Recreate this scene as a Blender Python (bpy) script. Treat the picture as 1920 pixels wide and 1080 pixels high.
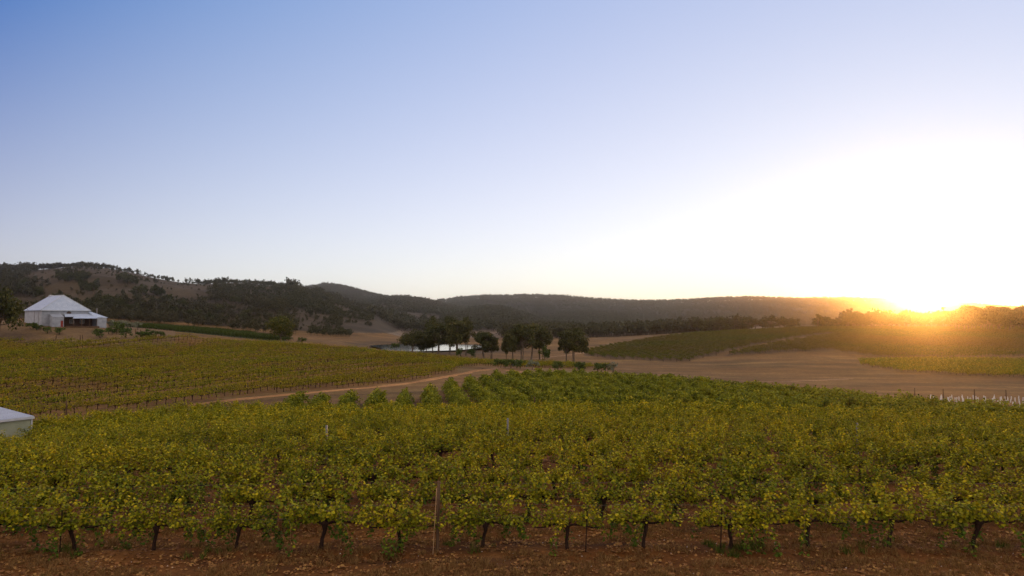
import bpy, math, random
import numpy as np
from mathutils import Vector, Matrix

for o in list(bpy.data.objects): bpy.data.objects.remove(o)
C = bpy.context.scene.collection
sc = bpy.context.scene
R = math.radians

# ------------------------------------------------------------------ camera, sky, sun, exposure
F = 1280.0; CAMH = 6.85; HY = 595.0
PITCH = math.atan((HY - 540) / F)
cam = bpy.data.cameras.new('camera'); cam.lens = 24; cam.sensor_width = 36
cam.clip_start = 0.3; cam.clip_end = 20000
camo = bpy.data.objects.new('camera', cam); C.objects.link(camo)
camo.location = (0, 0, CAMH); camo.rotation_euler = (math.pi/2 + PITCH, 0, 0)
sc.camera = camo

SUN_AZ = math.atan((1731 - 960) / F)          # to the right of straight ahead
SUN_EL = R(1.22)
sund = Vector((math.sin(SUN_AZ)*math.cos(SUN_EL), math.cos(SUN_AZ)*math.cos(SUN_EL), math.sin(SUN_EL)))
LAMP_EL = R(1.9)
lampd = Vector((math.sin(SUN_AZ)*math.cos(LAMP_EL), math.cos(SUN_AZ)*math.cos(LAMP_EL), math.sin(LAMP_EL)))
sl = bpy.data.lights.new('sun', 'SUN'); sl.energy = 1.9; sl.angle = R(0.53); sl.color = (1.0, 0.43, 0.09)
so = bpy.data.objects.new('sun', sl); C.objects.link(so)
so.rotation_euler = lampd.to_track_quat('Z', 'Y').to_euler()

world = bpy.data.worlds.new("World"); sc.world = world; world.use_nodes = True
nt = world.node_tree; N = nt.nodes; L = nt.links; N.clear()
def wn(t, **k):
    n = N.new(t)
    for a, b in k.items(): setattr(n, a, b)
    return n
def wmath(op, a, b=None, clamp=False):
    n = wn('ShaderNodeMath', operation=op); n.use_clamp = clamp
    for i, v in enumerate((a, b)):
        if v is None: continue
        if isinstance(v, (int, float)): n.inputs[i].default_value = v
        else: L.new(v, n.inputs[i])
    return n.outputs[0]
sky = wn('ShaderNodeTexSky', sky_type='NISHITA'); sky.sun_disc = False
sky.sun_elevation = R(4.0); sky.sun_rotation = SUN_AZ
sky.altitude = 300; sky.air_density = 1.0; sky.dust_density = 0.2; sky.ozone_density = 2.0
tc = wn('ShaderNodeTexCoord')
dotn = wn('ShaderNodeVectorMath', operation='DOT_PRODUCT')
L.new(tc.outputs['Generated'], dotn.inputs[0]); dotn.inputs[1].default_value = sund
d0 = wmath('MAXIMUM', dotn.outputs['Value'], 0.0)
sepz = wn('ShaderNodeSeparateXYZ'); L.new(tc.outputs['Generated'], sepz.inputs[0])
zel = wmath('MAXIMUM', sepz.outputs['Z'], 0.0)
def scaled(col, fac):
    n = wn('ShaderNodeVectorMath', operation='SCALE'); n.inputs[0].default_value = col
    L.new(fac, n.inputs['Scale']); return n.outputs[0]
def vadd(a, b):
    n = wn('ShaderNodeVectorMath', operation='ADD'); L.new(a, n.inputs[0]); L.new(b, n.inputs[1]); return n.outputs[0]
skys = wn('ShaderNodeVectorMath', operation='MULTIPLY'); L.new(sky.outputs[0], skys.inputs[0])
skys.inputs[1].default_value = (0.35, 0.60, 1.05)
# pale morning mist low in the sky, broad bright half toward the sun, tight aureole, the disc itself
ex = lambda k: wmath('POWER', 2.71828, wmath('MULTIPLY', zel, -k))
omd = wmath('SUBTRACT', 1.0, d0); broad = wmath('SUBTRACT', 1.0, wmath('MULTIPLY', omd, omd))
aur3 = wmath('POWER', d0, 3000.0); aur4 = wmath('POWER', d0, 700.0)
disc = wmath('GREATER_THAN', dotn.outputs['Value'], math.cos(R(0.45)))
one = wmath('MULTIPLY', ex(0.0), -1.0)
c = skys.outputs[0]
c = vadd(c, scaled((7.2, 5.3, 0.0), one))
c = vadd(c, scaled((9.6, 6.5, 1.5), ex(2.5)))
c = vadd(c, scaled((7.15, 7.42, 5.6), broad))
c = vadd(c, scaled((0.2, 0.4, 1.5), ex(11.0)))
c = vadd(c, scaled((2.22, 0.49, 0.0), wmath('POWER', d0, 4.0)))
c = vadd(c, scaled((0.35, 0.95, 0.0), wmath('POWER', d0, 8.0)))
sepc = wn('ShaderNodeVectorMath', operation='MAXIMUM'); L.new(c, sepc.inputs[0]); sepc.inputs[1].default_value = (0, 0, 0); c = sepc.outputs[0]
# brightness added to the unseen sky overhead and behind the camera, lighting the foreground
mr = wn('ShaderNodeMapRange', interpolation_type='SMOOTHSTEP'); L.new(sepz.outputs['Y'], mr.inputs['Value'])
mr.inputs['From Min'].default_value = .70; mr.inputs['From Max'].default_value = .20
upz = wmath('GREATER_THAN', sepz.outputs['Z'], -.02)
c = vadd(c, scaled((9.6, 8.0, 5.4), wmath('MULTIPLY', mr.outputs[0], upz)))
c = vadd(c, scaled((5.0, 3.0, 0.8), aur4))
c = vadd(c, scaled((60.0, 34.0, 10.0), aur3))
c = vadd(c, scaled((900.0, 640.0, 300.0), disc))
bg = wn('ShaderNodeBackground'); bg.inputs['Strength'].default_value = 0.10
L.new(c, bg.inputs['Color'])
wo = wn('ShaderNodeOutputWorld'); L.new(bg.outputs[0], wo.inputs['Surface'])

sc.view_settings.view_transform = 'Standard'; sc.view_settings.look = 'None'
sc.view_settings.exposure = 0.0; sc.view_settings.gamma = 1.0
sc.render.engine = 'CYCLES'
cy = sc.cycles
cy.max_bounces = 5; cy.diffuse_bounces = 3; cy.glossy_bounces = 2; cy.transmission_bounces = 3
cy.transparent_max_bounces = 4; cy.volume_bounces = 0; cy.use_denoising = True
cy.use_adaptive_sampling = True; cy.adaptive_threshold = 0.02
cy.sample_clamp_indirect = 6.0

# ------------------------------------------------------------------ helpers
rng = np.random.RandomState(7)
def tag(o, label=None, cat=None, group=None, kind=None):
    if label: o['label'] = label
    if cat: o['category'] = cat
    if group: o['group'] = group
    if kind: o['kind'] = kind
    return o
def empty(name, loc, rz=0.0, s=1.0):
    o = bpy.data.objects.new(name, None); C.objects.link(o)
    o.location = loc; o.rotation_euler = (0, 0, rz); o.scale = (s, s, s); o.empty_display_size = .2
    return o
def link(name, me, parent=None, loc=None):
    o = bpy.data.objects.new(name, me); C.objects.link(o)
    if parent: o.parent = parent
    if loc is not None: o.location = loc
    return o
class MB:
    """collects polygons; build() makes one mesh"""
    def __init__(s): s.v = []; s.f = []; s.m = []; s.n = 0
    def add(s, verts, faces, mi=0):
        verts = np.asarray(verts, float).reshape(-1, 3); s.v.append(verts)
        k = s.n
        faces = np.asarray(faces)
        if faces.ndim == 2: s.f.append(faces + k)
        else: s.f += [np.array([f]) + k for f in faces]
        s.m.append(np.full(len(faces), mi)); s.n += len(verts)
    def box(s, x0, x1, y0, y1, z0, z1, mi=0):
        v = [(x, y, z) for z in (z0, z1) for y in (y0, y1) for x in (x0, x1)]
        s.add(v, [(0,2,3,1),(4,5,7,6),(0,1,5,4),(2,6,7,3),(0,4,6,2),(1,3,7,5)], mi)
    def tube(s, pts, rad, seg=6, mi=0, cap=True):
        pts = np.asarray(pts, float); n = len(pts)
        rad = np.full(n, rad) if np.isscalar(rad) else np.asarray(rad)
        t = np.gradient(pts, axis=0); t /= np.linalg.norm(t, axis=1)[:, None] + 1e-9
        ref = np.where(np.abs(t[:, 2:3]) > .9, np.array([[1., 0, 0]]), np.array([[0, 0, 1.]]))
        a = np.cross(t, ref); a /= np.linalg.norm(a, axis=1)[:, None]
        b = np.cross(t, a)
        ang = np.linspace(0, 2*np.pi, seg, endpoint=False)
        V = pts[:, None] + rad[:, None, None]*(np.cos(ang)[None, :, None]*a[:, None] + np.sin(ang)[None, :, None]*b[:, None])
        f = []
        for i in range(n-1):
            for j in range(seg):
                k = (j+1) % seg
                f.append((i*seg+j, i*seg+k, (i+1)*seg+k, (i+1)*seg+j))
        s.add(V, np.array(f), mi)
        if cap:
            s.add(V[-1], [tuple(range(seg))], mi); s.add(V[0], [tuple(range(seg))[::-1]], mi)
    def join(s, o, mi=0):
        for v in o.v: s.v.append(v)
        for f in o.f: s.f.append(f + s.n)
        for m in o.m: s.m.append(m*0 + mi)
        s.n += o.n
    def mesh(s, name, mats, smooth=False):
        me = bpy.data.meshes.new(name)
        V = np.concatenate(s.v)
        idx = np.concatenate([f.ravel() for f in s.f])
        tot = np.concatenate([np.full(len(f), f.shape[1]) for f in s.f])
        M = np.concatenate(s.m)
        me.vertices.add(len(V)); me.vertices.foreach_set('co', V.ravel())
        me.loops.add(len(idx)); me.loops.foreach_set('vertex_index', idx.astype(np.int32))
        me.polygons.add(len(tot))
        st = np.concatenate([[0], np.cumsum(tot)[:-1]]).astype(np.int32)
        me.polygons.foreach_set('loop_start', st); me.polygons.foreach_set('loop_total', tot.astype(np.int32))
        for m in (mats if isinstance(mats, (list, tuple)) else [mats]): me.materials.append(m)
        me.polygons.foreach_set('material_index', M.astype(np.int32))
        me.polygons.foreach_set('use_smooth', np.full(len(tot), smooth))
        me.update(calc_edges=True); me.validate()
        return me

# ---- value noise
_P = np.random.RandomState(3).rand(256, 256)
def vnoise(x, y):
    xi = np.floor(x).astype(int); yi = np.floor(y).astype(int)
    fx = x - xi; fy = y - yi; fx = fx*fx*(3-2*fx); fy = fy*fy*(3-2*fy)
    a = _P[xi & 255, yi & 255]; b = _P[(xi+1) & 255, yi & 255]; c_ = _P[xi & 255, (yi+1) & 255]; d = _P[(xi+1) & 255, (yi+1) & 255]
    return (a*(1-fx)+b*fx)*(1-fy) + (c_*(1-fx)+d*fx)*fy
def fbm(x, y, o=4):
    s = 0; a = .5; t = 0
    for i in range(o):
        s = s + a*(vnoise(x*2**i+17.3*i, y*2**i+5.1*i)-.5); t += a; a *= .5
    return s/t*2
def sst(a, b, x):
    t = np.clip((x-a)/(b-a), 0, 1); return t*t*(3-2*t)

# ------------------------------------------------------------------ materials
def mat(name):
    m = bpy.data.materials.new(name); m.use_nodes = True
    n = m.node_tree.nodes; n.clear()
    return m, n, m.node_tree.links
def nd(n, t, **k):
    x = n.new(t)
    for a, b in k.items(): setattr(x, a, b)
    return x
def ramp(n, l, fac, stops, interp='LINEAR'):
    r = n.new('ShaderNodeValToRGB'); r.color_ramp.interpolation = interp
    e = r.color_ramp.elements
    while len(e) < len(stops): e.new(.5)
    for i, (p, c_) in enumerate(stops):
        e[i].position = p; e[i].color = (*c_, 1)
    l.new(fac, r.inputs[0]); return r.outputs[0]
def mixc(n, l, fac, a, b, mode='MIX'):
    x = n.new('ShaderNodeMix'); x.data_type = 'RGBA'; x.blend_type = mode
    for i, v in ((0, fac), (6, a), (7, b)):
        if isinstance(v, (int, float)): x.inputs[i].default_value = v
        elif isinstance(v, tuple): x.inputs[i].default_value = (*v, 1)
        else: l.new(v, x.inputs[i])
    return x.outputs[2]
def mth(n, l, op, a, b=None):
    x = n.new('ShaderNodeMath'); x.operation = op
    for i, v in enumerate((a, b)):
        if v is None: continue
        if isinstance(v, (int, float)): x.inputs[i].default_value = v
        else: l.new(v, x.inputs[i])
    return x.outputs[0]
def leafmat(name, stops, patch=None, patch_scale=.06, patch_amt=.6, trans=.35, rough=.6, spec=.10, jitter=.25, clump=.0):
    m, n, l = mat(name)
    g = nd(n, 'ShaderNodeNewGeometry'); oi = nd(n, 'ShaderNodeObjectInfo')
    ri = g.outputs['Random Per Island']
    cn = nd(n, 'ShaderNodeTexNoise'); cn.inputs['Scale'].default_value = 4.0; cn.inputs['Detail'].default_value = 2; l.new(g.outputs['Position'], cn.inputs['Vector'])
    cs = mth(n, l, 'MULTIPLY', mth(n, l, 'SUBTRACT', cn.outputs[0], .3), 2.2*clump)
    f = mth(n, l, 'ADD', mth(n, l, 'ADD', mth(n, l, 'MULTIPLY', ri, 1-jitter-clump), mth(n, l, 'MULTIPLY', oi.outputs['Random'], jitter)), cs)
    col = ramp(n, l, f, stops)
    if patch:
        no = nd(n, 'ShaderNodeTexNoise'); no.inputs['Scale'].default_value = patch_scale; no.inputs['Detail'].default_value = 3
        l.new(g.outputs['Position'], no.inputs['Vector'])
        pf = ramp(n, l, no.outputs[0], [(.42, (0,0,0)), (.62, (1,1,1))])
        col = mixc(n, l, mth(n, l, 'MULTIPLY', pf, patch_amt), col, mixc(n, l, ri, *patch))
    hsv = nd(n, 'ShaderNodeHueSaturation'); l.new(col, hsv.inputs['Color'])
    l.new(mth(n, l, 'ADD', mth(n, l, 'MULTIPLY', mth(n, l, 'FRACT', mth(n, l, 'MULTIPLY', ri, 37.7)), .7), .70), hsv.inputs['Value'])
    b = nd(n, 'ShaderNodeBsdfPrincipled'); l.new(hsv.outputs[0], b.inputs['Base Color'])
    b.inputs['Roughness'].default_value = rough; b.inputs['Specular IOR Level'].default_value = spec
    t = nd(n, 'ShaderNodeBsdfTranslucent'); l.new(mixc(n, l, 1.0, hsv.outputs[0], (1.25, 1.1, .5), 'MULTIPLY'), t.inputs['Color'])
    mx = nd(n, 'ShaderNodeMixShader'); mx.inputs[0].default_value = trans
    l.new(b.outputs[0], mx.inputs[1]); l.new(t.outputs[0], mx.inputs[2])
    o = nd(n, 'ShaderNodeOutputMaterial'); l.new(mx.outputs[0], o.inputs[0])
    return m
def simple(name, a, b, scale=8, rough=.8, spec=.3, bump=0.3, stretch=(1,1,1), metal=0, coord='Object', dist=.02):
    m, n, l = mat(name)
    t = nd(n, 'ShaderNodeTexCoord'); mp = nd(n, 'ShaderNodeMapping'); mp.inputs['Scale'].default_value = stretch
    l.new(t.outputs[coord], mp.inputs[0])
    no = nd(n, 'ShaderNodeTexNoise'); no.inputs['Scale'].default_value = scale; no.inputs['Detail'].default_value = 6
    l.new(mp.outputs[0], no.inputs['Vector'])
    col = ramp(n, l, no.outputs[0], [(.3, a), (.7, b)])
    p = nd(n, 'ShaderNodeBsdfPrincipled'); l.new(col, p.inputs['Base Color'])
    p.inputs['Roughness'].default_value = rough; p.inputs['Specular IOR Level'].default_value = spec; p.inputs['Metallic'].default_value = metal
    if bump:
        bp = nd(n, 'ShaderNodeBump'); bp.inputs['Strength'].default_value = bump; bp.inputs['Distance'].default_value = dist
        l.new(no.outputs[0], bp.inputs['Height']); l.new(bp.outputs[0], p.inputs['Normal'])
    o = nd(n, 'ShaderNodeOutputMaterial'); l.new(p.outputs[0], o.inputs[0])
    return m
GOLD = [(0, (.022,.045,.004)), (.2, (.070,.100,.006)), (.5, (.26,.255,.010)), (.80, (.50,.385,.014)), (1, (.44,.18,.018))]
GOLDF = [(0, (.045,.080,.005)), (.35, (.13,.165,.009)), (.65, (.26,.25,.012)), (.88, (.38,.29,.016)), (1, (.36,.17,.02))]
GREENL = [(0, (.030,.055,.006)), (.4, (.11,.145,.012)), (.75, (.24,.25,.018)), (1, (.38,.32,.025))]
M_gold = leafmat('vine_leaf', GOLD, trans=.24, clump=.35, jitter=.2, patch=((.035,.070,.006), (.20,.23,.014)), patch_scale=.6, patch_amt=.55)
M_low = leafmat('vine_leaf_low', [(0, (.022,.048,.006)), (.5, (.060,.105,.010)), (.85, (.13,.165,.014)), (1, (.24,.20,.02))], trans=.24, clump=.2)  # darker green set for leaves below the head of each near vine
M_goldfar = leafmat('vine_leaf_far', GOLDF, patch=((.20,.12,.022), (.26,.20,.015)), patch_scale=.055, patch_amt=.5)
M_green = leafmat('vine_leaf_green', GREENL, patch=((.28,.26,.025), (.16,.21,.02)), patch_scale=.08, patch_amt=.5)
M_sparse = leafmat('vine_leaf_rust', [(0, (.16,.09,.03)), (.5, (.24,.16,.035)), (1, (.22,.20,.03))])
M_farvine = leafmat('vine_leaf_valley', [(0, (.038,.058,.006)), (.5, (.085,.100,.009)), (1, (.17,.145,.014))], patch=((.12,.065,.022), (.15,.10,.025)), patch_scale=.012, patch_amt=.6)
M_farvine_g = leafmat('vine_leaf_meadow', [(0, (.025,.042,.008)), (.5, (.045,.070,.010)), (1, (.075,.095,.014))])
M_gum = leafmat('gum_leaf', [(0, (.024,.034,.010)), (.5, (.055,.062,.016)), (1, (.115,.105,.026))], trans=.2)
M_oak = leafmat('shade_tree_leaf', [(0, (.035,.050,.008)), (.5, (.075,.085,.012)), (1, (.16,.13,.018))], trans=.2)
M_olive = leafmat('shrub_leaf', [(0, (.030,.055,.012)), (.6, (.065,.10,.018)), (1, (.13,.15,.03))], trans=.2)
M_grey = leafmat('grey_shrub_leaf', [(0, (.12,.14,.10)), (.6, (.17,.19,.14)), (1, (.24,.24,.17))], trans=.2)
M_forest = leafmat('forest_leaf', [(0, (.024,.030,.012)), (.5, (.048,.050,.017)), (1, (.090,.080,.026))], patch=((.055,.045,.025), (.075,.06,.03)), patch_scale=.006, patch_amt=.5, trans=.1)
M_bark = simple('vine_bark', (.014,.008,.006), (.045,.026,.018), 30, .95, .1, .8, (1,1,.25))
M_cane = simple('vine_cane', (.16,.085,.035), (.30,.17,.07), 20, .7, .3, 0)
M_gbark = simple('gum_bark', (.07,.05,.035), (.22,.17,.12), 2.5, .9, .1, .4, (1,1,.2))
M_wood = simple('weathered_post_wood', (.055,.032,.018), (.15,.095,.055), 14, .9, .15, .5, (1,1,.08))
M_paleW = simple('pale_stake_wood', (.35,.22,.11), (.50,.33,.17), 14, .8, .2, .3, (1,1,.08))
M_greyp = simple('galvanised_steel', (.12,.125,.135), (.20,.20,.22), 12, .5, .5, .1)
M_wire = simple('trellis_wire', (.16,.15,.14), (.26,.25,.23), 4, .5, .5, 0)
M_guard = simple('white_plastic_guard', (.62,.62,.60), (.80,.80,.78), 5, .5, .4, 0)
M_stone = simple('pebble', (.35,.28,.22), (.65,.58,.50), 3, .9, .2, 0)
M_dead = leafmat('fallen_leaf', [(0, (.10,.04,.015)), (.5, (.20,.09,.03)), (1, (.34,.20,.06))], trans=.1)
M_straw = leafmat('dry_grass', [(0, (.10,.050,.018)), (.6, (.20,.115,.045)), (1, (.33,.21,.085))], trans=.25)
M_weed = leafmat('green_weed', [(0, (.04,.065,.012)), (1, (.10,.12,.02))], trans=.3)

# ------------------------------------------------------------------ terrain height
UC = np.array([-600, -300, 0, 250, 500, 700, 900, 1100, 1300, 1500, 1700, 1920, 2200, 2600], float)
TD = [
(10,  [0]*14),
(19,  [0]*14),
(32,  [-.9,-.9,-.8,-.6,-.4,-.3,-.3,-.3,-.3,-.3,-.3,-.4,-.4,-.4]),
(45,  [-2.9,-2.8,-2.6,-2.0,-1.5,-1.3,-1.3,-1.2,-1.2,-1.2,-1.3,-1.4,-1.5,-1.5]),
(60,  [-5.3,-5.2,-4.9,-4.0,-3.2,-2.9,-2.8,-2.7,-2.6,-2.6,-2.8,-3.1,-3.3,-3.4]),
(80,  [-6.6,-6.5,-6.3,-5.8,-5.1,-4.7,-4.6,-4.3,-4.2,-4.3,-4.5,-4.7,-4.8,-5]),
(95,  [-6.9,-6.8,-6.6,-6.4,-5.9,-5.3,-5.2,-5,-4.9,-5.1,-5.4,-5.1,-5.0,-5]),
(115, [-5.8,-5.7,-5.6,-6.1,-6.6,-6.2,-5.8,-5.6,-5.7,-6.1,-7,-7,-7,-7]),
(150, [-3.9,-3.8,-3.6,-4.5,-5.8,-7.0,-7.1,-6.9,-7.3,-9.5,-10.5,-11,-11,-11]),
(190, [-2.6,-2.6,-2.6,-2.9,-4.3,-6.3,-7.9,-8.7,-10.5,-11.5,-12,-12.5,-12.5,-12.5]),
(212, [.4,.4,.2,-1.2,-3.6,-5.6,-8.5,-9.6,-11.3,-12,-12.3,-12.8,-12.8,-12.8]),
(235, [6.4,6.2,5.8,2.4,-2.6,-5.2,-9.4,-10.8,-12,-12.2,-12.5,-13,-13,-13]),
(300, [6.6,6.4,6,3,-3.0,-8,-11,-12.4,-12.8,-10.5,-12,-12.5,-12.5,-12]),
(380, [4,4,3,1.5,-4,-9.2,-11.5,-12,-8.5,-6.5,-8,-8,-8,-8]),
(480, [3,3,3,2.6,-5,-8.6,-11,-9.5,-5,-2.5,-3,-3,-3,-3]),
(600, [3,3,3,3.5,-7,-10,-12,-12,-6,-2,-2,-2,-2,-2]),
(800, [0,0,0,-3,-10,-12,-14,-14,-14,-12,-12,-12,-12,-12]),
(1100,[-8]*3+[-12]+[-16]*10),
(2000,[-24]*14),
(4000,[-32]*14),
(7000,[-34]*14)]
_ug = np.arange(-600, 2601, 10.0); _lg = np.arange(math.log(10), math.log(7000), .01)
_ld = np.log([t[0] for t in TD])
_T = np.array([[np.interp(u, UC, t[1]) for u in _ug] for t in TD])
_G = np.array([np.interp(_lg, _ld, _T[:, j]) for j in range(len(_ug))]).T
def blur(A, s, ax):
    k = np.exp(-.5*(np.arange(-3*s, 3*s+1)/s)**2); k /= k.sum()
    A = np.moveaxis(A, ax, 0); P = np.pad(A, ((3*s, 3*s), (0, 0)), mode='edge')
    B = sum(k[i]*P[i:i+len(A)] for i in range(len(k)))
    return np.moveaxis(B, 0, ax)
_G = blur(blur(_G, 6, 1), 3, 0)
def base_z(u, d):
    a = np.clip((u+600)/10, 0, len(_ug)-1.001); b = np.clip((np.log(np.maximum(d, 10.01))-_lg[0])/.01, 0, len(_lg)-1.001)
    i = a.astype(int); j = b.astype(int); fa = a-i; fb = b-j
    return (_G[j,i]*(1-fa)+_G[j,i+1]*fa)*(1-fb) + (_G[j+1,i]*(1-fa)+_G[j+1,i+1]*fa)*fb
# ridges: depth, front width, back width, skyline (column, row)
HILLS = [
 (900, 400, 500, [(-900,560),(-400,520),(-200,512),(0,511),(80,506),(150,501),(200,505),(250,514),(290,523),(340,531),(380,534),(430,531),(480,533),(520,539),(560,546),(600,557),(640,571),(700,592),(760,625)]),
 (2300, 700, 500, [(380,640),(470,595),(540,562),(575,544),(605,539),(640,542),(680,552),(710,560),(760,570),(800,582),(880,615),(950,640)]),
 (2000, 1250, 400, [(430,640),(500,612),(560,592),(620,581),(680,571),(720,566),(760,565),(800,570),(830,578),(870,587),(940,602),(1000,618),(1060,640)]),
 (1500, 500, 300, [(800,640),(850,605),(885,588),(920,584),(950,587),(985,598),(1015,610),(1060,622),(1100,640)]),
 (2000, 500, 400, [(930,640),(1000,612),(1050,597),(1100,593),(1150,597),(1190,606),(1250,617),(1320,640)]),
 (3000, 1100, 900, [(500,640),(640,605),(780,580),(820,569),(860,563),(910,559),(950,560),(1000,558),(1060,560),(1110,565),(1180,569),(1250,569),(1330,565),(1400,562),(1500,565),(1580,564),(1650,565),(1690,570),(1712,575),(1735,579),(1755,576),(1785,573),(1810,573),(1860,578),(1920,583),(2100,580),(2400,585)]),
]
def ground_z(x, y, parts=False):
    x = np.asarray(x, float); y = np.asarray(y, float)
    r = np.hypot(x, y) + 1e-6
    ys = np.maximum(y, .2*r)
    u = np.clip(960 + F*x/ys, -600, 2600); d = np.maximum(np.where(y > .2*r, y, .2*r), 1)
    d = np.where(np.abs(u-960) >= 1639, r*.6, d)
    z = base_z(u, d)
    nb = fbm(x/40, y/40, 3)*.35*sst(60, 200, d) + fbm(x/6, y/6, 3)*.10*sst(25, 60, d)
    z = z + nb
    hid = np.zeros_like(z, int)
    warp = fbm(x/160+9, y/160, 4); det = fbm(x/60+3, y/60+8, 4)
    for k, (D, wf, wb, sk) in enumerate(HILLS):
        py = np.interp(u + 4*warp*(k > 0), [a for a, b in sk], [b for a, b in sk])
        zr = CAMH - (py-HY)/F*D
        t = (d-(D-wf))/wf
        t = t + .22*warp*np.clip(1-np.abs(t*2-1), 0, 1)
        s = np.where(d < D, sst(0, 1, t)**.9, 1-sst(0, 1, (d-D)/wb))
        hz = z + (zr - z)*s + np.where(s > 0, 1, 0)*det*.07*np.maximum(zr+10, 0)*np.clip(s*(1-s)*4, 0, 1)
        up = (hz > z) & (s > 0) & (zr > z)
        hid = np.where(up & (hz > z+3), k+1, hid)
        z = np.where(up, hz, z)
    # pond basin
    e = ((u-800)/118)**2 + ((d-388)/56)**2
    z = np.where(e < 2.2, np.minimum(z, -10.6 + 1.4*sst(.75, 1.25, e) + 2.0*sst(1.25, 2.2, e) + 0*z), z)
    # soft soil relief near the camera, low berm under each near row
    near = 1-sst(55, 80, d)
    z = z + near*(fbm(x/1.2, y/.7, 4)*.045 + fbm(x/.3, y/.3, 3)*.020)
    ph = (y-20.4+1.5) % 3.0 - 1.5
    z = z + near*np.where(y > 18.9, .10*np.exp(-(ph/.45)**2), 0)
    bk = sst(-.3, .25, y/r); z = z*bk
    if parts: return z, hid, u, d
    return z
def gz(x, y): return float(ground_z(np.array([x]), np.array([y]))[0])
def UD(u, d): return ((u-960)/F*d, d)
def on(u, d, dz=0.0):
    x, y = UD(u, d); return Vector((x, y, gz(x, y)+dz))
def inpoly(u, d, poly):
    c_ = np.zeros(np.shape(u), bool); n = len(poly)
    for i in range(n):
        x1, y1 = poly[i]; x2, y2 = poly[(i+1) % n]
        cond = ((y1 > d) != (y2 > d))
        with np.errstate(divide='ignore', invalid='ignore'):
            xi = (x2-x1)*(d-y1)/(y2-y1+1e-12)+x1
        c_ ^= cond & (u < xi)
    return c_
def plan(poly): return [UD(u, d) for u, d in poly]

A_POLY = [(-900,19),(2900,19),(2600,55),(2200,55),(1920,58),(1440,68),(1000,76),(560,81),(520,85),(455,96),(300,90),(130,82),(80,77),(74,62),(60,56),(0,53),(-200,50),(-900,40)]
B_POLY = [(-200,84),(0,85),(130,91),(300,102.5),(460,116),(600,126),(700,135.5),(800,156),(850,176),(872,202),(905,216),(1000,226),(1150,238),(1150,250),(1000,262),(900,262),(800,260),(700,252),(560,246),(400,236),(300,224),(200,212),(0,205),(-300,205)]
C_POLY = [(505,94),(530,89),(650,86),(1000,79),(1440,71),(1920,61),(2300,57),(2300,66),(1920,70),(1700,88),(1500,110),(1250,140),(1120,155),(1000,163),(935,157),(905,141),(858,127),(795,107),(745,100),(650,98),(540,101)]
E_POLY = [(1093,335),(1150,312),(1250,300),(1290,302),(1330,322),(1440,320),(1560,328),(1640,308),(1700,303),(1920,322),(2300,322),(2300,600),(1600,600),(1450,560),(1300,500),(1200,440),(1100,380)]
E_LANE = [(1332,322),(1356,320),(1470,378),(1572,440),(1552,450),(1454,388)]
F_POLY = [(1600,268),(1690,240),(1800,228),(1920,224),(2300,218),(2300,296),(1920,300),(1700,300),(1620,285)]
D_POLY = [(235,300),(330,272),(510,286),(545,320),(520,400),(420,460),(300,480),(255,470)]

# ---- ground mesh: polar sheet
th = np.concatenate([np.linspace(-math.pi, -R(46), 60, endpoint=False), np.linspace(-R(46), R(46), 620, endpoint=False), np.linspace(R(46), math.pi, 60, endpoint=False)])
rr = np.concatenate([[.01], np.linspace(2, 15, 12, endpoint=False), np.exp(np.arange(math.log(15), math.log(5200), .0085))])
TH, RR = np.meshgrid(th, rr)
X = RR*np.sin(TH); Y = RR*np.cos(TH)
Z, HID, U, DD = ground_z(X, Y, True)
nr, nth = X.shape
I = np.arange(nr*nth).reshape(nr, nth)
q = np.stack([I[:-1], np.roll(I, -1, 1)[:-1], np.roll(I, -1, 1)[1:], I[1:]], -1)
hq = np.minimum(np.minimum(HID[:-1], np.roll(HID, -1, 1)[:-1]), np.minimum(HID[1:], np.roll(HID, -1, 1)[1:]))
q = q.reshape(-1, 4)[:, ::-1]; hq = hq.ravel()
V3 = np.stack([X, Y, Z], -1).reshape(-1, 3)
# surface colours of the land by what grows on it
Uf = U.ravel(); Df = DD.ravel(); Hf = HID.ravel()
col = np.tile(np.array([.185,.105,.034]), (len(V3), 1))
def paint(mask, c_, k=1.0):
    w = (mask*k)[:, None]; col[:] = col*(1-w) + np.array(c_)*w
nz = fbm(V3[:, 0]/25, V3[:, 1]/25, 4)
nz2 = fbm(V3[:, 0]/90+4, V3[:, 1]/90, 3)
jn = fbm(V3[:, 0]/3, V3[:, 1]/3, 2)*3
inA = inpoly(Uf, Df+jn*.3, A_POLY); inB = inpoly(Uf, Df+jn, B_POLY); inC = inpoly(Uf, Df+jn*.5, C_POLY)
inE = inpoly(Uf, Df+jn, E_POLY) & ~inpoly(Uf, Df, E_LANE); inD = inpoly(Uf, Df+jn, D_POLY); inF = inpoly(Uf, Df+jn, F_POLY)
paint(np.clip(nz2*1.2, 0, 1), (.15,.09,.035), .8)
stx = fbm(V3[:, 0]/45+2, V3[:, 1]/4.5, 4); sty = fbm(V3[:, 0]/30-6, V3[:, 1]/7+3, 4); stz = fbm(V3[:, 0]/9, V3[:, 1]/2.2, 3)
paint(np.clip(stx*2.2, 0, 1), (.27,.175,.065), .75); paint(np.clip(sty*2.2, 0, 1), (.10,.068,.025), .7); paint(np.clip(stz*1.6, 0, 1), (.22,.12,.05), .5)
paint((Df < 84)*1.0, (.150,.062,.017))
paint(inA*1.0, (.145,.058,.014)); paint(inB*1.0, (.19,.105,.036)); paint(inC*1.0, (.11,.060,.024))
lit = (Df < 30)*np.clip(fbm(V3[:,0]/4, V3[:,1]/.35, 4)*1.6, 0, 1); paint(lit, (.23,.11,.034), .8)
paint((Df < 30)*np.clip(fbm(V3[:,0]/3+7, V3[:,1]/.5+3, 4)*1.6, 0, 1), (.075,.040,.020), .8)
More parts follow.
